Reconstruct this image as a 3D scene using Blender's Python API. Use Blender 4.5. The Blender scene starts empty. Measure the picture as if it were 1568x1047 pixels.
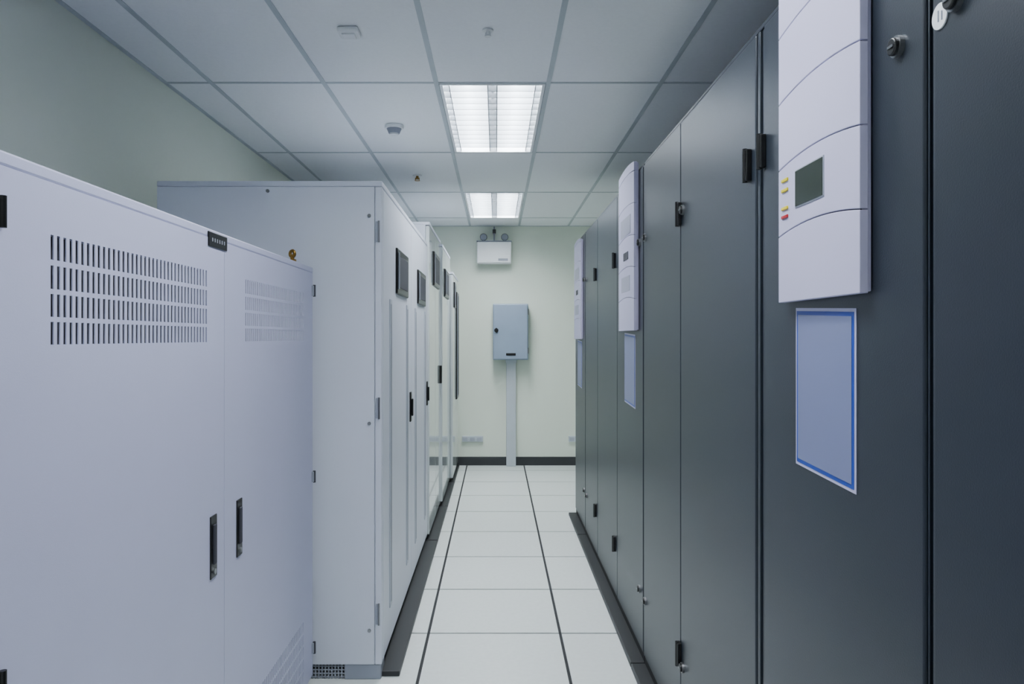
import bpy, bmesh, math
from mathutils import Vector, Matrix

H = 1.35            # eye height
CEIL = 2.52
XL, XR, YB, YF = -1.53, 1.95, 7.95, -2.6
scene = bpy.context.scene
scene.view_settings.view_transform = 'AgX'
scene.view_settings.look = 'None'
scene.view_settings.exposure = 1.08

# ------------------------------------------------------------ materials
def srgb(r, g, b):
    f = lambda c: (c/255/12.92) if c/255 <= 0.04045 else ((c/255+0.055)/1.055)**2.4
    return (f(r), f(g), f(b), 1)

def mat(name, rgb, rough=0.5, metal=0.0, var=0.04, scale=6.0, bump=0.0, bscale=200.0, spec=0.5, emit=0.0, coat=0.0):
    m = bpy.data.materials.new(name); m.use_nodes = True
    nt = m.node_tree; b = nt.nodes['Principled BSDF']
    b.inputs['Roughness'].default_value = rough
    b.inputs['Metallic'].default_value = metal
    b.inputs['Specular IOR Level'].default_value = spec
    b.inputs['Coat Weight'].default_value = coat
    col = srgb(*rgb)
    tc = nt.nodes.new('ShaderNodeTexCoord')
    n = nt.nodes.new('ShaderNodeTexNoise'); n.inputs['Scale'].default_value = scale
    n.inputs['Detail'].default_value = 4
    nt.links.new(tc.outputs['Object'], n.inputs['Vector'])
    r = nt.nodes.new('ShaderNodeValToRGB')
    r.color_ramp.elements[0].position = 0.3; r.color_ramp.elements[1].position = 0.7
    r.color_ramp.elements[0].color = (col[0]*(1-var), col[1]*(1-var), col[2]*(1-var), 1)
    r.color_ramp.elements[1].color = (min(1, col[0]*(1+var)), min(1, col[1]*(1+var)), min(1, col[2]*(1+var)), 1)
    nt.links.new(n.outputs['Fac'], r.inputs['Fac'])
    nt.links.new(r.outputs['Color'], b.inputs['Base Color'])
    if emit:
        b.inputs['Emission Color'].default_value = col
        b.inputs['Emission Strength'].default_value = emit
    if bump:
        n2 = nt.nodes.new('ShaderNodeTexNoise'); n2.inputs['Scale'].default_value = bscale
        nt.links.new(tc.outputs['Object'], n2.inputs['Vector'])
        bp = nt.nodes.new('ShaderNodeBump'); bp.inputs['Strength'].default_value = bump
        bp.inputs['Distance'].default_value = 0.002
        nt.links.new(n2.outputs['Fac'], bp.inputs['Height'])
        nt.links.new(bp.outputs['Normal'], b.inputs['Normal'])
    return m

M = {}
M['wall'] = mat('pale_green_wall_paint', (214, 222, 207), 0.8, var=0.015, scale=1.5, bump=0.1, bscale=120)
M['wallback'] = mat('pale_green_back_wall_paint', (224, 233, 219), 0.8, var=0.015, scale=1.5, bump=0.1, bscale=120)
M['ceil'] = mat('ceiling_tile_board', (238, 242, 244), 0.9, var=0.015, scale=60, bump=0.25, bscale=300)
M['tbar'] = mat('ceiling_grid_bar', (182, 192, 196), 0.6)
M['floor'] = mat('laminate_floor_tile', (219, 226, 224), 0.34, var=0.03, scale=45, spec=0.4)
M['joint'] = mat('dark_floor_joint', (26, 29, 33), 0.7)
M['base'] = mat('grey_baseboard', (48, 51, 54), 0.5)
M['white'] = mat('white_powder_coat', (200, 206, 219), 0.42, var=0.01, bump=0.08, bscale=400)
M['white_cool'] = mat('white_powder_coat_cool_tint', (176, 179, 206), 0.42, var=0.012, bump=0.08, bscale=400)  # white cabinet coat with the cool ambient tint put into its base colour
M['gloss'] = mat('glossy_white_panel', (198, 207, 209), 0.10, var=0.01, coat=0.5)
M['shade'] = mat('light_grey_trim', (138, 144, 156), 0.45)
M['rib'] = mat('light_grey_rib', (168, 175, 188), 0.4)
M['dark'] = mat('slate_grey_powder_coat', (36, 43, 52), 0.36, metal=0.15, var=0.05, scale=3, bump=0.12, bscale=350)
M['darkgap'] = mat('near_black_seam', (5, 6, 8), 0.6)
M['groove'] = mat('panel_groove_shadow_gap', (62, 62, 80), 0.6)
M['black'] = mat('black_plastic', (8, 9, 11), 0.35)
M['plinth'] = mat('dark_plinth', (26, 29, 33), 0.5)
M['plast'] = mat('lilac_white_plastic', (182, 180, 208), 0.4, var=0.01)
M['sensor'] = mat('off_white_plastic', (226, 230, 232), 0.4, var=0.01)
M['label'] = mat('printed_label', (150, 152, 172), 0.4, var=0.05, scale=80)
M['paper'] = mat('paper_sheet', (112, 119, 155), 0.35, var=0.01)
M['blue'] = mat('blue_border_print', (4, 58, 160), 0.35)
M['lcd'] = mat('lcd_olive_glass', (38, 47, 40), 0.2)
M['yellow'] = mat('yellow_led', (205, 190, 10), 0.4, emit=0.05)
M['red'] = mat('red_led', (165, 12, 26), 0.4, emit=0.05)
M['ebox'] = mat('blue_grey_enamel', (136, 152, 172), 0.45)
M['duct'] = mat('pale_cable_trunking', (188, 197, 205), 0.45)
M['metal'] = mat('brushed_steel', (140, 142, 145), 0.3, metal=0.9)
M['brass'] = mat('brass', (140, 108, 48), 0.3, metal=0.9)
M['backing'] = mat('vent_dark_interior', (46, 48, 58), 0.7)
M['reflector'] = mat('troffer_white_reflector', (238, 242, 246), 0.35)
M['blade'] = mat('louvre_blade_aluminium', (146, 152, 158), 0.4)

def emis(name, col, s):
    m = bpy.data.materials.new(name); m.use_nodes = True
    nt = m.node_tree; nt.nodes.remove(nt.nodes['Principled BSDF'])
    e = nt.nodes.new('ShaderNodeEmission'); e.inputs['Color'].default_value = (*col, 1)
    e.inputs['Strength'].default_value = s
    nt.links.new(e.outputs[0], nt.nodes['Material Output'].inputs['Surface'])
    return m
M['tube'] = emis('fluorescent_tube', (0.93, 0.965, 1.0), 48)
M['glow'] = emis('troffer_reflector_glow', (0.93, 0.965, 1.0), 15.0)  # reflector strip made emissive, standing in for the tubes' light on it

# ------------------------------------------------------------ mesh builder
class MB:
    def __init__(s): s.bm = bmesh.new(); s.mats = []
    def mi(s, k):
        if k not in s.mats: s.mats.append(k)
        return s.mats.index(k)
    def merge(s, t, k, smooth=False):
        i = s.mi(k)
        for f in t.faces: f.material_index = i; f.smooth = smooth
        me = bpy.data.meshes.new('t'); t.to_mesh(me); t.free()
        s.bm.from_mesh(me); bpy.data.meshes.remove(me)
    def box(s, x0, x1, y0, y1, z0, z1, k, bev=0.0, seg=2):
        t = bmesh.new(); bmesh.ops.create_cube(t, size=1)
        sx, sy, sz = abs(x1-x0), abs(y1-y0), abs(z1-z0)
        for v in t.verts:
            v.co = Vector(((x0+x1)/2+v.co.x*sx, (y0+y1)/2+v.co.y*sy, (z0+z1)/2+v.co.z*sz))
        if bev:
            bmesh.ops.bevel(t, geom=t.edges[:], offset=min(bev, 0.45*min(sx, sy, sz)), segments=seg, affect='EDGES', profile=0.5)
        s.merge(t, k)
    def cyl(s, c, axis, r, d, k, r2=None, seg=24, bev=0.0):
        t = bmesh.new()
        bmesh.ops.create_cone(t, cap_ends=True, segments=seg, radius1=r, radius2=r if r2 is None else r2, depth=d)
        q = Vector((0, 0, 1)).rotation_difference(Vector(axis).normalized())
        bmesh.ops.transform(t, matrix=Matrix.Translation(c) @ q.to_matrix().to_4x4(), verts=t.verts)
        if bev:
            es = [e for e in t.edges if len(e.link_faces) == 2 and any(len(f.verts) > 4 for f in e.link_faces)]
            bmesh.ops.bevel(t, geom=es, offset=bev, segments=2, affect='EDGES', profile=0.5)
        s.merge(t, k)
    def torus(s, c, axis, R, r, k, a=24, b=8):
        t = bmesh.new(); vs = []
        for i in range(a):
            A = 2*math.pi*i/a; row = []
            for j in range(b):
                B = 2*math.pi*j/b
                row.append(t.verts.new(((R+r*math.cos(B))*math.cos(A), (R+r*math.cos(B))*math.sin(A), r*math.sin(B))))
            vs.append(row)
        for i in range(a):
            for j in range(b):
                t.faces.new((vs[i][j], vs[(i+1) % a][j], vs[(i+1) % a][(j+1) % b], vs[i][(j+1) % b]))
        q = Vector((0, 0, 1)).rotation_difference(Vector(axis).normalized())
        bmesh.ops.transform(t, matrix=Matrix.Translation(c) @ q.to_matrix().to_4x4(), verts=t.verts)
        s.merge(t, k, True)
    def prism(s, pts, vec, k, bev=0.0):
        t = bmesh.new(); vs = [t.verts.new(p) for p in pts]
        f = t.faces.new(vs)
        r = bmesh.ops.extrude_face_region(t, geom=[f])
        bmesh.ops.translate(t, vec=vec, verts=[g for g in r['geom'] if isinstance(g, bmesh.types.BMVert)])
        bmesh.ops.recalc_face_normals(t, faces=t.faces)
        if bev:
            es = [e for e in t.edges if len(e.link_faces) == 2 and e.calc_face_angle(0) > 0.6]
            bmesh.ops.bevel(t, geom=es, offset=bev, segments=2, affect='EDGES', profile=0.5)
        s.merge(t, k)
    def obj(s, name, parent=None):
        me = bpy.data.meshes.new(name); s.bm.to_mesh(me); s.bm.free()
        for k in s.mats: me.materials.append(M[k])
        o = bpy.data.objects.new(name, me); scene.collection.objects.link(o)
        if parent: o.parent = parent
        return o

def empty(name, loc=(0, 0, 0)):
    e = bpy.data.objects.new(name, None); e.empty_display_size = 0.1
    scene.collection.objects.link(e); return e

# ------------------------------------------------------------ room shell
b = MB(); b.box(XL-0.1, XL, YF-0.1, YB+0.1, -0.1, CEIL+0.25, 'wall'); b.obj('wall_left')
b = MB(); b.box(XR, XR+0.1, YF-0.1, YB+0.1, -0.1, CEIL+0.25, 'wall'); b.obj('wall_right')
b = MB(); b.box(XL, XR, YB, YB+0.1, -0.1, CEIL+0.25, 'wallback'); b.obj('wall_back')
b = MB(); b.box(XL, XR, YF-0.1, YF, -0.1, CEIL+0.25, 'wall'); b.obj('wall_front')

# floor: raised access tiles over dark joint bed
b = MB(); b.box(XL, XR, YF, YB, -0.1, -0.006, 'joint')
g = 0.0065
xs = [-0.309+0.6*k for k in range(-4, 6)]; ys = [3.44+0.6*k for k in range(-12, 10)]
for i in range(len(xs)-1):
    for j in range(len(ys)-1):
        x0, x1 = max(xs[i], XL)+g, min(xs[i+1], XR)-g
        y0, y1 = max(ys[j], YF)+g, min(ys[j+1], YB)-g
        if x1-x0 > 0.01 and y1-y0 > 0.01: b.box(x0, x1, y0, y1, -0.03, 0, 'floor')
b.obj('floor')

b = MB(); b.box(XL, XR, YB-0.012, YB, 0, 0.09, 'base', 0.003); b.obj('baseboard_back')
b = MB(); b.box(XL, XL+0.012, YF, YB-0.012, 0, 0.09, 'base', 0.003); b.obj('baseboard_left')
b = MB(); b.box(XR-0.012, XR, YF, YB-0.012, 0, 0.09, 'base', 0.003); b.obj('baseboard_right')

# ceiling: lay-in boards and T-bars
TW, TD = 0.517, 1.31
cx = [-0.277+TW*k for k in range(-4, 6)]; cy = [3.47+TD*k for k in range(-6, 5)]
col = min(range(len(cx)), key=lambda i: abs(cx[i]+0.277))
cells = [(col, j) for j in range(len(cy)-1) if (j-6) % 2 == 0 and cy[j] > -2.5]
b = MB()
for i in range(len(cx)-1):
    for j in range(len(cy)-1):
        if (i, j) in cells: continue
        x0, x1 = max(cx[i], XL), min(cx[i+1], XR); y0, y1 = max(cy[j], YF), min(cy[j+1], YB)
        if x1-x0 > 0.01 and y1-y0 > 0.01: b.box(x0+0.009, x1-0.009, y0+0.009, y1-0.009, CEIL, CEIL+0.02, 'ceil')
for x in cx:
    if XL < x < XR: b.box(x-0.0105, x+0.0105, YF, YB, CEIL-0.003, CEIL+0.02, 'tbar')
for y in cy:
    if YF < y < YB: b.box(XL, XR, y-0.008, y+0.008, CEIL-0.0025, CEIL+0.02, 'tbar')
b.box(XL, XL+0.02, YF, YB, CEIL-0.004, CEIL+0.02, 'tbar')
b.box(XL, XR, YB-0.02, YB, CEIL-0.004, CEIL+0.02, 'tbar')
b.box(XR-0.02, XR, YF, YB, CEIL-0.004, CEIL+0.02, 'tbar')
b.box(XL, XR, YF, YB, CEIL+0.22, CEIL+0.25, 'ceil')
b.obj('ceiling')

def troffer(x0, x1, y0, y1):
    b = MB(); z = CEIL
    x0 += 0.013; x1 -= 0.013; y0 += 0.013; y1 -= 0.013
    w = 0.014
    for (a, c, d, e) in ((x0, x0+w, y0, y1), (x1-w, x1, y0, y1), (x0+w, x1-w, y0, y0+w), (x0+w, x1-w, y1-w, y1)):
        b.box(a, c, d, e, z-0.004, z+0.09, 'reflector')
    b.box(x0, x1, y0, y1, z+0.09, z+0.1, 'reflector')
    b.box(x0+w, x1-w, y0+w, y1-w, z+0.084, z+0.0885, 'reflector')
    xm = (x0+x1)/2
    b.box(xm-0.008, xm+0.008, y0+w, y1-w, z+0.03, z+0.084, 'reflector')
    for c in (-1, 1):
        xc = xm+c*(x1-x0)*0.235
        b.box(xc-0.088, xc+0.088, y0+w+0.01, y1-w-0.01, z+0.0815, z+0.0838, 'glow')
        b.cyl((xc, (y0+y1)/2, z+0.055), (0, 1, 0), 0.014, y1-y0-2*w-0.02, 'tube', seg=12)
        for s_ in (-1, 1):
            b.cyl((xc, (y0+y1)/2+s_*(y1-y0-2*w-0.03)/2, z+0.055), (0, 1, 0), 0.016, 0.02, 'reflector', seg=12)
    n = 13
    for i in range(1, n):
        yy = y0+w+(y1-y0-2*w)*i/n
        b.box(x0+w, x1-w, yy-0.003, yy+0.003, z, z+0.03, 'blade')
    for xx in (x0+w+0.03, xm-0.022, xm+0.022, x1-w-0.03):
        b.box(xx-0.002, xx+0.002, y0+w, y1-w, z, z+0.035, 'blade')
    b.obj('recessed_fluorescent_fixture')
for (i, j) in cells: troffer(cx[i], cx[i+1], cy[j], cy[j+1])

# ------------------------------------------------------------ right row : air conditioning units
FX = 0.60; ZT = H+0.712; BX = 1.42
def ctrl_panel(par, y0, y1, z0, z1, screen=True):
    """y0 near edge, y1 far edge"""
    b = MB(); xp = 0.578
    b.box(xp+0.006, FX-0.001, y0+0.004, y1-0.004, z0+0.004, z1-0.004, 'plast', 0.002)
    b.box(xp+0.004, xp+0.0065, y0+0.006, y1-0.006, z0+0.01, z1-0.01, 'groove')
    pitch = 0.1345; z = z0; k = 0; N = 12; bul = 0.014
    arc = lambda t: bul*(1-(2*t-1)**2)
    while z < z1-0.01:
        zt = min(z+pitch, z1); g = 0.0011
        lo = [(y0+(y1-y0)*i/N, (z+g+(arc(i/N) if k > 0 else 0))) for i in range(N+1)]
        up = [(y0+(y1-y0)*i/N, zt-g+arc(i/N)) for i in range(N+1)]
        pts = [Vector((xp, p[0], p[1])) for p in lo]+[Vector((xp, p[0], p[1])) for p in reversed(up)]
        b.prism(pts, Vector((0.014, 0, 0)), 'plast', 0.0012)
        z += pitch; k += 1
    w = y1-y0
    if screen:
        ya, yb_ = y0+w*0.385, y0+w*0.735
        zc = z0+pitch+0.048
        b.box(xp-0.0015, xp+0.001, ya-0.003, yb_+0.003, zc-0.003, zc+0.070, 'shade', 0.0007)
        b.box(xp-0.0025, xp, ya, yb_, zc, zc+0.067, 'lcd')
        for dz, k in ((0.062, 'yellow'), (0.042, 'yellow'), (0.006, 'yellow'), (-0.011, 'red')):
            b.box(xp-0.003, xp+0.001, y0+w*0.85, y0+w*0.94, zc+dz-0.003, zc+dz+0.003, k, 0.001)
    else:
        for (f0, f1, g0, g1) in ((0.2, 0.85, 3.15, 3.75), (0.25, 0.8, 1.3, 1.8)):
            b.box(xp-0.001, xp+0.001, y0+w*f0, y0+w*f1, z0+pitch*g0, z0+pitch*g1, 'label')
        b.box(xp-0.002, xp+0.001, y0+w*0.35, y0+w*0.65, z0+pitch*2.35, z0+pitch*2.6, 'backing')
    return b.obj('control_panel', par)

def notice(par, y0, y1, z0, z1, tilt=0.01):
    b = MB(); x = FX
    def quad(a0, a1, c0, c1, xx, th, k):
        f = lambda y: tilt*(y-y0)/(y1-y0)
        pts = [Vector((xx, a0, c0+f(a0))), Vector((xx, a1, c0+f(a1))), Vector((xx, a1, c1+f(a1))), Vector((xx, a0, c1+f(a0)))]
        b.prism(pts, Vector((th, 0, 0)), k)
    quad(y0, y1, z0, z1, x-0.0015, 0.0012, 'plast')
    m = 0.006; t = 0.0075
    quad(y0+m, y1-m, z0+m, z1-m, x-0.0022, 0.0005, 'blue')
    m += t
    quad(y0+m, y1-m, z0+m, z1-m, x-0.0029, 0.0005, 'paper')
    return b.obj('notice_sheet', par)

def hinge(b, y, z, h=0.075):
    b.box(FX-0.014, FX+0.001, y-0.014, y+0.014, z-h/2, z+h/2, 'black', 0.003)
    b.cyl((FX-0.012, y, z), (0, 0, 1), 0.006, h*1.06, 'black', seg=12)
def lock(b, y, z, r=0.013):
    b.cyl((FX-0.003, y, z), (1, 0, 0), r*1.25, 0.008, 'metal', seg=20)
    b.cyl((FX-0.007, y, z), (1, 0, 0), r, 0.012, 'black', seg=20, bev=0.002)
    b.box(FX-0.0145, FX-0.012, y-r*0.6, y+r*0.6, z-r*0.15, z+r*0.15, 'metal')

def ac_unit(y0, y1, doors, hinges, locks, panel=None, sheet=None):
    root = empty('air_conditioning_unit')
    b = MB()
    b.box(FX+0.02, BX, y0, y1, 0.05, ZT-0.004, 'darkgap', 0.002)
    b.box(FX+0.004, BX, y0, y1, ZT-0.012, ZT, 'dark', 0.003)
    b.box(0.63, BX, y0+0.002, y1-0.002, 0.0, 0.05, 'plinth')
    b.box(0.548, 0.63, y0, y1, 0.0, 0.022, 'plinth', 0.004)
    b.box(FX+0.005, 0.63, y0, y1, 0.022, 0.055, 'darkgap')
    b.obj('carcass', root)
    b = MB()
    for a, c in doors:
        b.box(FX, FX+0.02, a, c, 0.058, ZT-0.014, 'dark', 0.004, 3)
    b.obj('doors', root)
    b = MB()
    b.box(FX+0.004, BX-0.002, y0-0.001, y0+0.003, 0.052, ZT-0.012, 'dark')
    b.box(FX+0.004, BX-0.002, y1-0.003, y1+0.001, 0.052, ZT-0.012, 'dark')
    b.obj('side_skins', root)
    b = MB()
    for y, z in hinges: hinge(b, y, H+z)
    for y, z in locks: lock(b, y, H+z)
    if hinges or locks: b.obj('hinges_and_locks', root)
    if panel: ctrl_panel(root, *panel)
    if sheet: notice(root, *sheet)
    return root

r0 = ac_unit(-1.0, 1.042, [(-0.995, -0.33), (-0.325, 0.345), (0.35, 1.036)], [], [(0.982, 0.44), (0.982, -1.03)])
b = MB()
b.cyl((FX-0.0012, 1.018, H+0.433), (1, 0, 0), 0.0175, 0.002, 'sensor', seg=32)
b.box(FX-0.003, FX-0.002, 1.011, 1.013, H+0.426, H+0.438, 'shade')
b.box(FX-0.003, FX-0.002, 1.019, 1.021, H+0.426, H+0.441, 'shade')
b.obj('lock_label', r0)
r1 = ac_unit(1.052, 3.073, [(1.058, 1.692), (1.745, 2.453), (2.459, 3.069)],
        [(1.69, 0.415), (1.785, 0.405), (2.457, 0.40), (2.457, -1.03)],
        [(1.123, 0.432), (2.42, 0.408), (2.42, -1.06), (3.03, 0.40), (3.03, -1.06)],
        (1.20, 1.545, H+0.069, H+0.80), (1.255, 1.507, H-0.262, H+0.048))
b = MB(); b.box(FX+0.006, FX+0.02, 1.700, 1.716, 0.06, ZT-0.014, 'dark', 0.002); b.box(FX+0.002, FX+0.02, 1.721, 1.737, 0.06, ZT-0.014, 'dark', 0.002)
b.obj('centre_post', r1)
ac_unit(3.083, 5.078, [(3.087, 3.742), (3.748, 4.467), (4.473, 5.074)],
        [(3.80, 0.385), (3.80, -1.04), (4.53, 0.375), (4.53, -1.04)],
        [(3.15, 0.395), (3.15, -1.05), (5.0, 0.38), (5.0, -1.05)],
        (3.17, 3.56, H+0.027, H+0.74, False), (3.25, 3.52, H-0.31, H+0.01))
ac_unit(5.088, 5.72, [(5.092, 5.716)], [], [(5.13, 0.39), (5.13, -1.04)],
        (5.2, 5.6, H-0.015, H+0.68, False), (5.28, 5.55, H-0.36, H-0.03))

# ------------------------------------------------------------ near left low cabinet row
CX = -0.70; CZ = H+0.266
def vents(b, y0, y1, zlist, ktop, x=CX, n=36, slot=0.46):
    """thin perforated sheet between y0..y1; zlist = [(lo,hi),...] slot rows"""
    T = 0.0020
    lo = min(z[0] for z in zlist); hi = max(z[1] for z in zlist)
    rows = sorted(zlist)
    for i in range(len(rows)-1):
        b.box(x-T, x, y0, y1, rows[i][1], rows[i+1][0], ktop)
    p = (y1-y0)/n
    for (a, c) in rows:
        for i in range(n+1):
            if i == 0: ya, yb_ = y0, y0+p*(1-slot)/2
            elif i == n: ya, yb_ = y1-p*(1-slot)/2, y1
            else: ya, yb_ = y0+p*i-p*(1-slot)/2, y0+p*i+p*(1-slot)/2
            b.box(x-T, x, ya, yb_, a, c, ktop)
    b.box(x-0.02, x-0.014, y0, y1, lo, hi, 'backing')
rows = [(H+0.122, H+0.161), (H+0.076, H+0.113), (H+0.032, H+0.068), (H-0.012, H+0.024)]
lrows = [(0.10+0.045*i, 0.136+0.045*i) for i in range(5)]
def low_cab(y0, y1, doors):
    root = empty('electrical_cabinet')
    b = MB()
    b.box(XL+0.03, CX-0.025, y0, y1, 0.06, CZ-0.02, 'white_cool')
    b.box(XL+0.03, CX-0.001, y0, y1, CZ-0.022, CZ, 'white_cool', 0.004)
    b.box(XL+0.05, CX-0.03, y0+0.01, y1-0.01, 0, 0.06, 'plinth')
    b.obj('carcass', root)
    b = MB()
    for (a, c, va, vb, side) in doors:
        z0, z1 = 0.065, CZ-0.0225
        segs = [(lrows[0][0], lrows[-1][1]), (rows[-1][0], rows[0][1])]
        T = 0.022
        b.box(CX-T, CX, a, va, z0, z1, 'white_cool'); b.box(CX-T, CX, vb, c, z0, z1, 'white_cool')
        b.box(CX-T, CX, va, vb, z0, segs[0][0], 'white_cool')
        b.box(CX-T, CX, va, vb, segs[0][1], segs[1][0], 'white_cool')
        b.box(CX-T, CX, va, vb, segs[1][1], z1, 'white_cool')
        vents(b, va, vb, rows, 'white_cool', n=37)
        vents(b, va, vb, lrows, 'white_cool', n=37)
    b.obj('doors', root)
    b = MB()
    for (a, c, va, vb, side) in doors:
        yh = c-0.075 if side > 0 else a+0.11
        b.box(CX-0.001, CX+0.003, yh-0.021, yh+0.021, H-0.594, H-0.440, 'black', 0.002)
        b.box(CX+0.002, CX+0.008, yh-0.009, yh+0.009, H-0.56, H-0.462, 'backing', 0.003)
        b.cyl((CX+0.004, yh, H-0.578), (1, 0, 0), 0.007, 0.005, 'metal', seg=16)
        ye = a+0.027 if side > 0 else c
        for z in (H+0.176, H-0.49 if side > 0 else H-0.53, H-1.18):
            b.box(CX-0.002, CX+0.008, ye-0.014, ye+0.006, z-0.02, z+0.02, 'black' if side > 0 else 'shade', 0.003)
            b.cyl((CX+0.008, ye-0.004, z), (0, 0, 1), 0.005, 0.045, 'black' if side > 0 else 'backing', seg=10)
    b.obj('handles_and_hinges', root)
    return root
c1 = low_cab(1.03, 2.885, [(1.035, 1.9385, 1.18, 1.829, 1), (1.941, 2.872, 2.10, 2.742, -1)])
b = MB()
b.box(CX-0.001, CX+0.003, 1.83, 1.955, H+0.222, H+0.258, 'black', 0.0015)
for i in range(6):
    b.box(CX+0.0028, CX+0.0036, 1.850+0.016*i, 1.856+0.016*i, H+0.235, H+0.244, 'shade')
b.obj('name_plate', c1)
b = MB()
b.cyl((CX-0.03, 2.70, CZ+0.006), (0, 0, 1), 0.014, 0.012, 'brass', seg=20)
b.cyl((CX-0.03, 2.70, CZ+0.02), (0, 0, 1), 0.007, 0.02, 'brass', seg=16)
b.torus((CX-0.03, 2.70, CZ+0.032), (0.6, 1, 0), 0.011, 0.006, 'brass')
b.obj('eye_bolt', c1)
low_cab(-0.84, 1.02, [(-0.835, 0.085, -0.68, -0.04, 1), (0.09, 1.015, 0.25, 0.9, -1)])

# ------------------------------------------------------------ tall white cabinet (two bays)
AX, A0, A1, AT = -0.45, 2.97, 4.93, H+0.615
AL = -1.337
root = empty('server_cabinet')
b = MB()
b.box(AL, AX-0.026, A0+0.012, A1, 0.06, AT-0.02, 'white')
b.box(AL, AX-0.03, A0, A0+0.012, 0.06, AT-0.0225, 'white', 0.003)             # end panel
b.box(AX-0.028, AX-0.001, A0, A0+0.03, 0.06, AT-0.0225, 'white', 0.004)       # corner post
b.box(AL-0.0005, AX+0.0005, A0-0.0005, A1, AT-0.022, AT, 'white', 0.004)        # roof
b.box(-0.385, -0.47, A0+0.03, A1, 0, 0.022, 'plinth', 0.004)
b.box(AL, AX-0.02, A0+0.10, A1, 0, 0.06, 'plinth')
b.box(-0.60, AX-0.005, A0+0.005, A0+0.1, 0, 0.06, 'shade', 0.004)
b.box(AL, -0.84, A0+0.005, A0+0.1, 0, 0.06, 'shade', 0.004)
for i in range(18):
    b.box(-0.835+i*0.013, -0.829+i*0.013, A0+0.012, A0+0.02, 0.0, 0.06, 'shade')
for i in range(4):
    b.box(-0.84, -0.60, A0+0.010, A0+0.014, 0.006+i*0.014, 0.010+i*0.014, 'shade')
b.obj('carcass', root)
b = MB()
def win(b, x, y0, y1, z0, z1):
    b.box(x-0.002, x+0.010, y0, y1, z0, z1, 'black', 0.005)
    b.box(x+0.010, x+0.012, y0+0.05, y1-0.05, z0+0.03, z1-0.03, 'backing', 0.0008)
    b.box(x+0.010, x+0.016, y0+0.015, y0+0.03, z0+0.02, z1-0.02, 'shade', 0.002)
for (a, c) in ((A0+0.034, 3.985), (3.993, A1-0.004)):
    b.box(AX-0.024, AX, a, c, 0.065, AT-0.026, 'white', 0.004)
    for yy in (a+0.17, c-0.22):                       # long raised ribs
        b.box(AX-0.001, AX+0.004, yy, yy+0.06, H-1.14, H+0.16, 'rib', 0.002)
        b.box(AX+0.002, AX+0.006, yy+0.02, yy+0.04, H-1.12, H+0.14, 'shade', 0.002)
win(b, AX, 3.37, 3.79, H+0.195, H+0.40); win(b, AX, 4.28, 4.72, H+0.19, H+0.385)
for yh in (3.93, 4.87):
    b.box(AX-0.001, AX+0.008, yh-0.022, yh+0.022, H-0.44, H-0.285, 'black', 0.004)
    b.box(AX+0.008, AX+0.018, yh-0.012, yh+0.012, H-0.41, H-0.32, 'black', 0.004)
b.obj('doors', root)
b = MB()
for z in (0.415, -0.28, -1.09):
    b.box(AX-0.024, AX-0.012, A0-0.006, A0+0.001, H+z-0.04, H+z+0.04, 'shade', 0.002)
    b.cyl((AX-0.012, A0-0.005, H+z), (0, 0, 1), 0.004, 0.085, 'metal', seg=10)
for z in (0.478, -0.34, -1.155):
    b.cyl((AX-0.05, A0-0.002, H+z), (0, 1, 0), 0.007, 0.006, 'metal', seg=12)
b.cyl((-0.90, A0-0.002, AT-0.04), (0, 1, 0), 0.007, 0.006, 'metal', seg=12)
b.obj('hinges_and_screws', root)

# ------------------------------------------------------------ far left glossy cabinets
def far_cab(x, y0, y1, top, windows, handle):
    root = empty('switchgear_cabinet')
    b = MB()
    b.box(AL+0.05, x-0.026, y0, y1, 0.05, top-0.02, 'white', 0.004)
    b.box(AL+0.05, x+0.002, y0, y1, top-0.022, top, 'white', 0.004)
    b.box(AL+0.05, x-0.02, y0+0.005, y1-0.005, 0, 0.05, 'plinth')
    b.box(x-0.02, -0.385, y0, y1, 0, 0.022, 'plinth', 0.004)
    b.obj('carcass', root)
    b = MB()
    ym = (y0+y1)/2
    for (a, c) in ((y0+0.003, ym-0.003), (ym+0.003, y1-0.003)):
        b.box(x-0.024, x, a, c, 0.055, top-0.026, 'gloss', 0.003)
    b.obj('doors', root)
    b = MB()
    for (a, c, z0, z1) in windows: win(b, x, a, c, H+z0, H+z1)
    for (yy, z0, z1) in handle: b.box(x-0.001, x+0.016, yy-0.02, yy+0.02, H+z0, H+z1, 'black', 0.005)
    b.obj('windows_and_handles', root)
far_cab(-0.440, 4.95, 5.93, H+0.757, [(5.25, 5.75, 0.36, 0.60)], [(5.87, -0.36, -0.22)])
far_cab(-0.425, 5.94, 6.92, H+0.735, [(6.15, 6.65, 0.33, 0.56)], [])
far_cab(-0.400, 6.93, 7.90, H+0.60, [(7.1, 7.35, 0.28, 0.52), (7.5, 7.85, -0.62, 0.45)], [])

# ------------------------------------------------------------ back wall fittings
root = empty('electrical_box')
b = MB(); yb = YB-0.001
b.box(-0.035, 0.33, yb-0.16, yb, H-0.235, H+0.345, 'ebox', 0.008)
b.box(-0.028, 0.323, yb-0.178, yb-0.158, H-0.228, H+0.338, 'ebox', 0.006)
b.obj('enclosure', root)
b = MB()
b.cyl((0.0, yb-0.184, H+0.07), (0, 1, 0), 0.022, 0.014, 'black', seg=20)
b.box(-0.007, 0.007, yb-0.196, yb-0.188, H+0.045, H+0.095, 'black', 0.002)
b.box(0.10, 0.20, yb-0.184, yb-0.177, H-0.19, H-0.165, 'black', 0.002)
for z in (0.26, -0.14): b.cyl((0.327, yb-0.172, H+z), (0, 0, 1), 0.008, 0.06, 'metal', seg=12)
b.obj('lock_and_hinges', root)
b = MB()
b.box(0.105, 0.205, yb-0.07, yb-0.013, 0.0, H-0.236, 'duct', 0.004)
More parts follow.
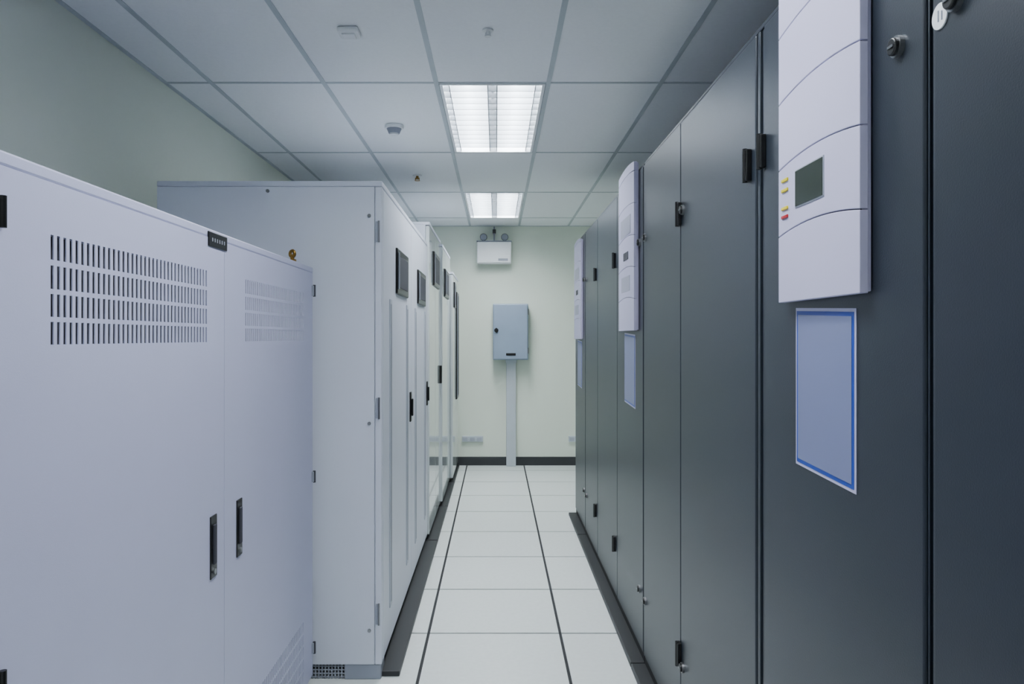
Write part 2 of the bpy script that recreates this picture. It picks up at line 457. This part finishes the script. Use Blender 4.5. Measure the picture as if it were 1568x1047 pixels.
b.box(0.098, 0.212, yb-0.076, yb-0.012, H-0.27, H-0.238, 'duct', 0.003)
b.obj('cable_duct', root)

root = empty('emergency_light')
b = MB()
b.box(-0.20, 0.155, yb-0.13, yb, H+0.765, H+0.99, 'sensor', 0.01)
b.box(-0.19, 0.145, yb-0.134, yb-0.128, H+0.775, H+0.845, 'sensor', 0.002)
b.box(0.02, 0.12, yb-0.136, yb-0.132, H+0.79, H+0.815, 'shade')
b.box(-0.205, 0.16, yb-0.135, yb-0.001, H+0.992, H+1.0, 'shade', 0.002)
b.obj('battery_housing', root)
b = MB()
for x in (-0.13, 0.085):
    b.cyl((x, yb-0.07, H+1.01), (0, 0, 1), 0.012, 0.03, 'black', seg=12)
    d = Vector((x*0.8, -1, -0.25)).normalized()
    b.cyl((x, yb-0.085, H+1.045), tuple(d), 0.026, 0.06, 'black', r2=0.038, seg=24)
    b.cyl(Vector((x, yb-0.085, H+1.045))+d*0.032, d, 0.033, 0.006, 'shade', seg=24)
b.box(-0.03, -0.015, yb-0.03, yb-0.015, H+1.0, CEIL-0.01, 'shade')
b.box(-0.04, -0.005, yb-0.04, yb, H+1.09, H+1.13, 'black', 0.004)
b.obj('lamp_heads', root)

def socket(x0, x1):
    b = MB()
    b.box(x0, x1, yb-0.03, yb, 0.25, 0.31, 'duct', 0.004)
    for k in range(3):
        xx = x0+(x1-x0)*(k+0.5)/3
        b.box(xx-0.025, xx+0.025, yb-0.033, yb-0.029, 0.262, 0.298, 'rib', 0.002)
    b.obj('power_outlet_strip')
socket(-0.36, -0.14); socket(0.76, 0.98)

# ------------------------------------------------------------ ceiling fittings
C = CEIL-0.001
b = MB(); b.box(-0.60, -0.52, 2.83, 2.91, C-0.022, C, 'sensor', 0.008); b.box(-0.585, -0.535, 2.845, 2.895, C-0.028, C-0.021, 'sensor', 0.004); b.obj('motion_sensor')
b = MB(); b.cyl((-0.565, 4.17, C-0.009), (0, 0, 1), 0.052, 0.018, 'sensor', seg=32, bev=0.003)
b.cyl((-0.565, 4.17, C-0.030), (0, 0, -1), 0.042, 0.028, 'shade', r2=0.030, seg=32)
b.cyl((-0.565, 4.17, C-0.047), (0, 0, 1), 0.026, 0.010, 'sensor', seg=24); b.obj('smoke_detector')
def sprinkler(x, y, k, s=1.0):
    b = MB(); b.cyl((x, y, C-0.003), (0, 0, 1), 0.03*s, 0.006, 'sensor', seg=24)
    b.cyl((x, y, C-0.003-0.012*s), (0, 0, 1), 0.009*s, 0.024*s, k, seg=12)
    for s_ in (-1, 1): b.cyl((x+s_*0.012*s, y, C-0.026*s), (0, 0, 1), 0.003*s, 0.02*s, k, seg=8)
    b.cyl((x, y, C-0.036*s), (0, 0, 1), 0.018*s, 0.003, k, seg=20); b.obj('fire_sprinkler')
sprinkler(-0.032, 2.87, 'sensor', 0.7); sprinkler(-0.571, 5.45, 'brass', 1.1)

# ------------------------------------------------------------ world and camera
w = bpy.data.worlds.new('World'); scene.world = w; w.use_nodes = True
w.node_tree.nodes['Background'].inputs['Color'].default_value = (0.5, 0.6, 0.8, 1)
w.node_tree.nodes['Background'].inputs['Strength'].default_value = 0.1
cam = bpy.data.cameras.new('camera'); co = bpy.data.objects.new('camera', cam)
scene.collection.objects.link(co); scene.camera = co
co.location = (0, 0, H); co.rotation_euler = (math.radians(90), 0, 0)
cam.sensor_width = 36; cam.lens = 1155/1568*36
cam.shift_x = 24/1568; cam.shift_y = -7.5/1568
cam.clip_start = 0.02
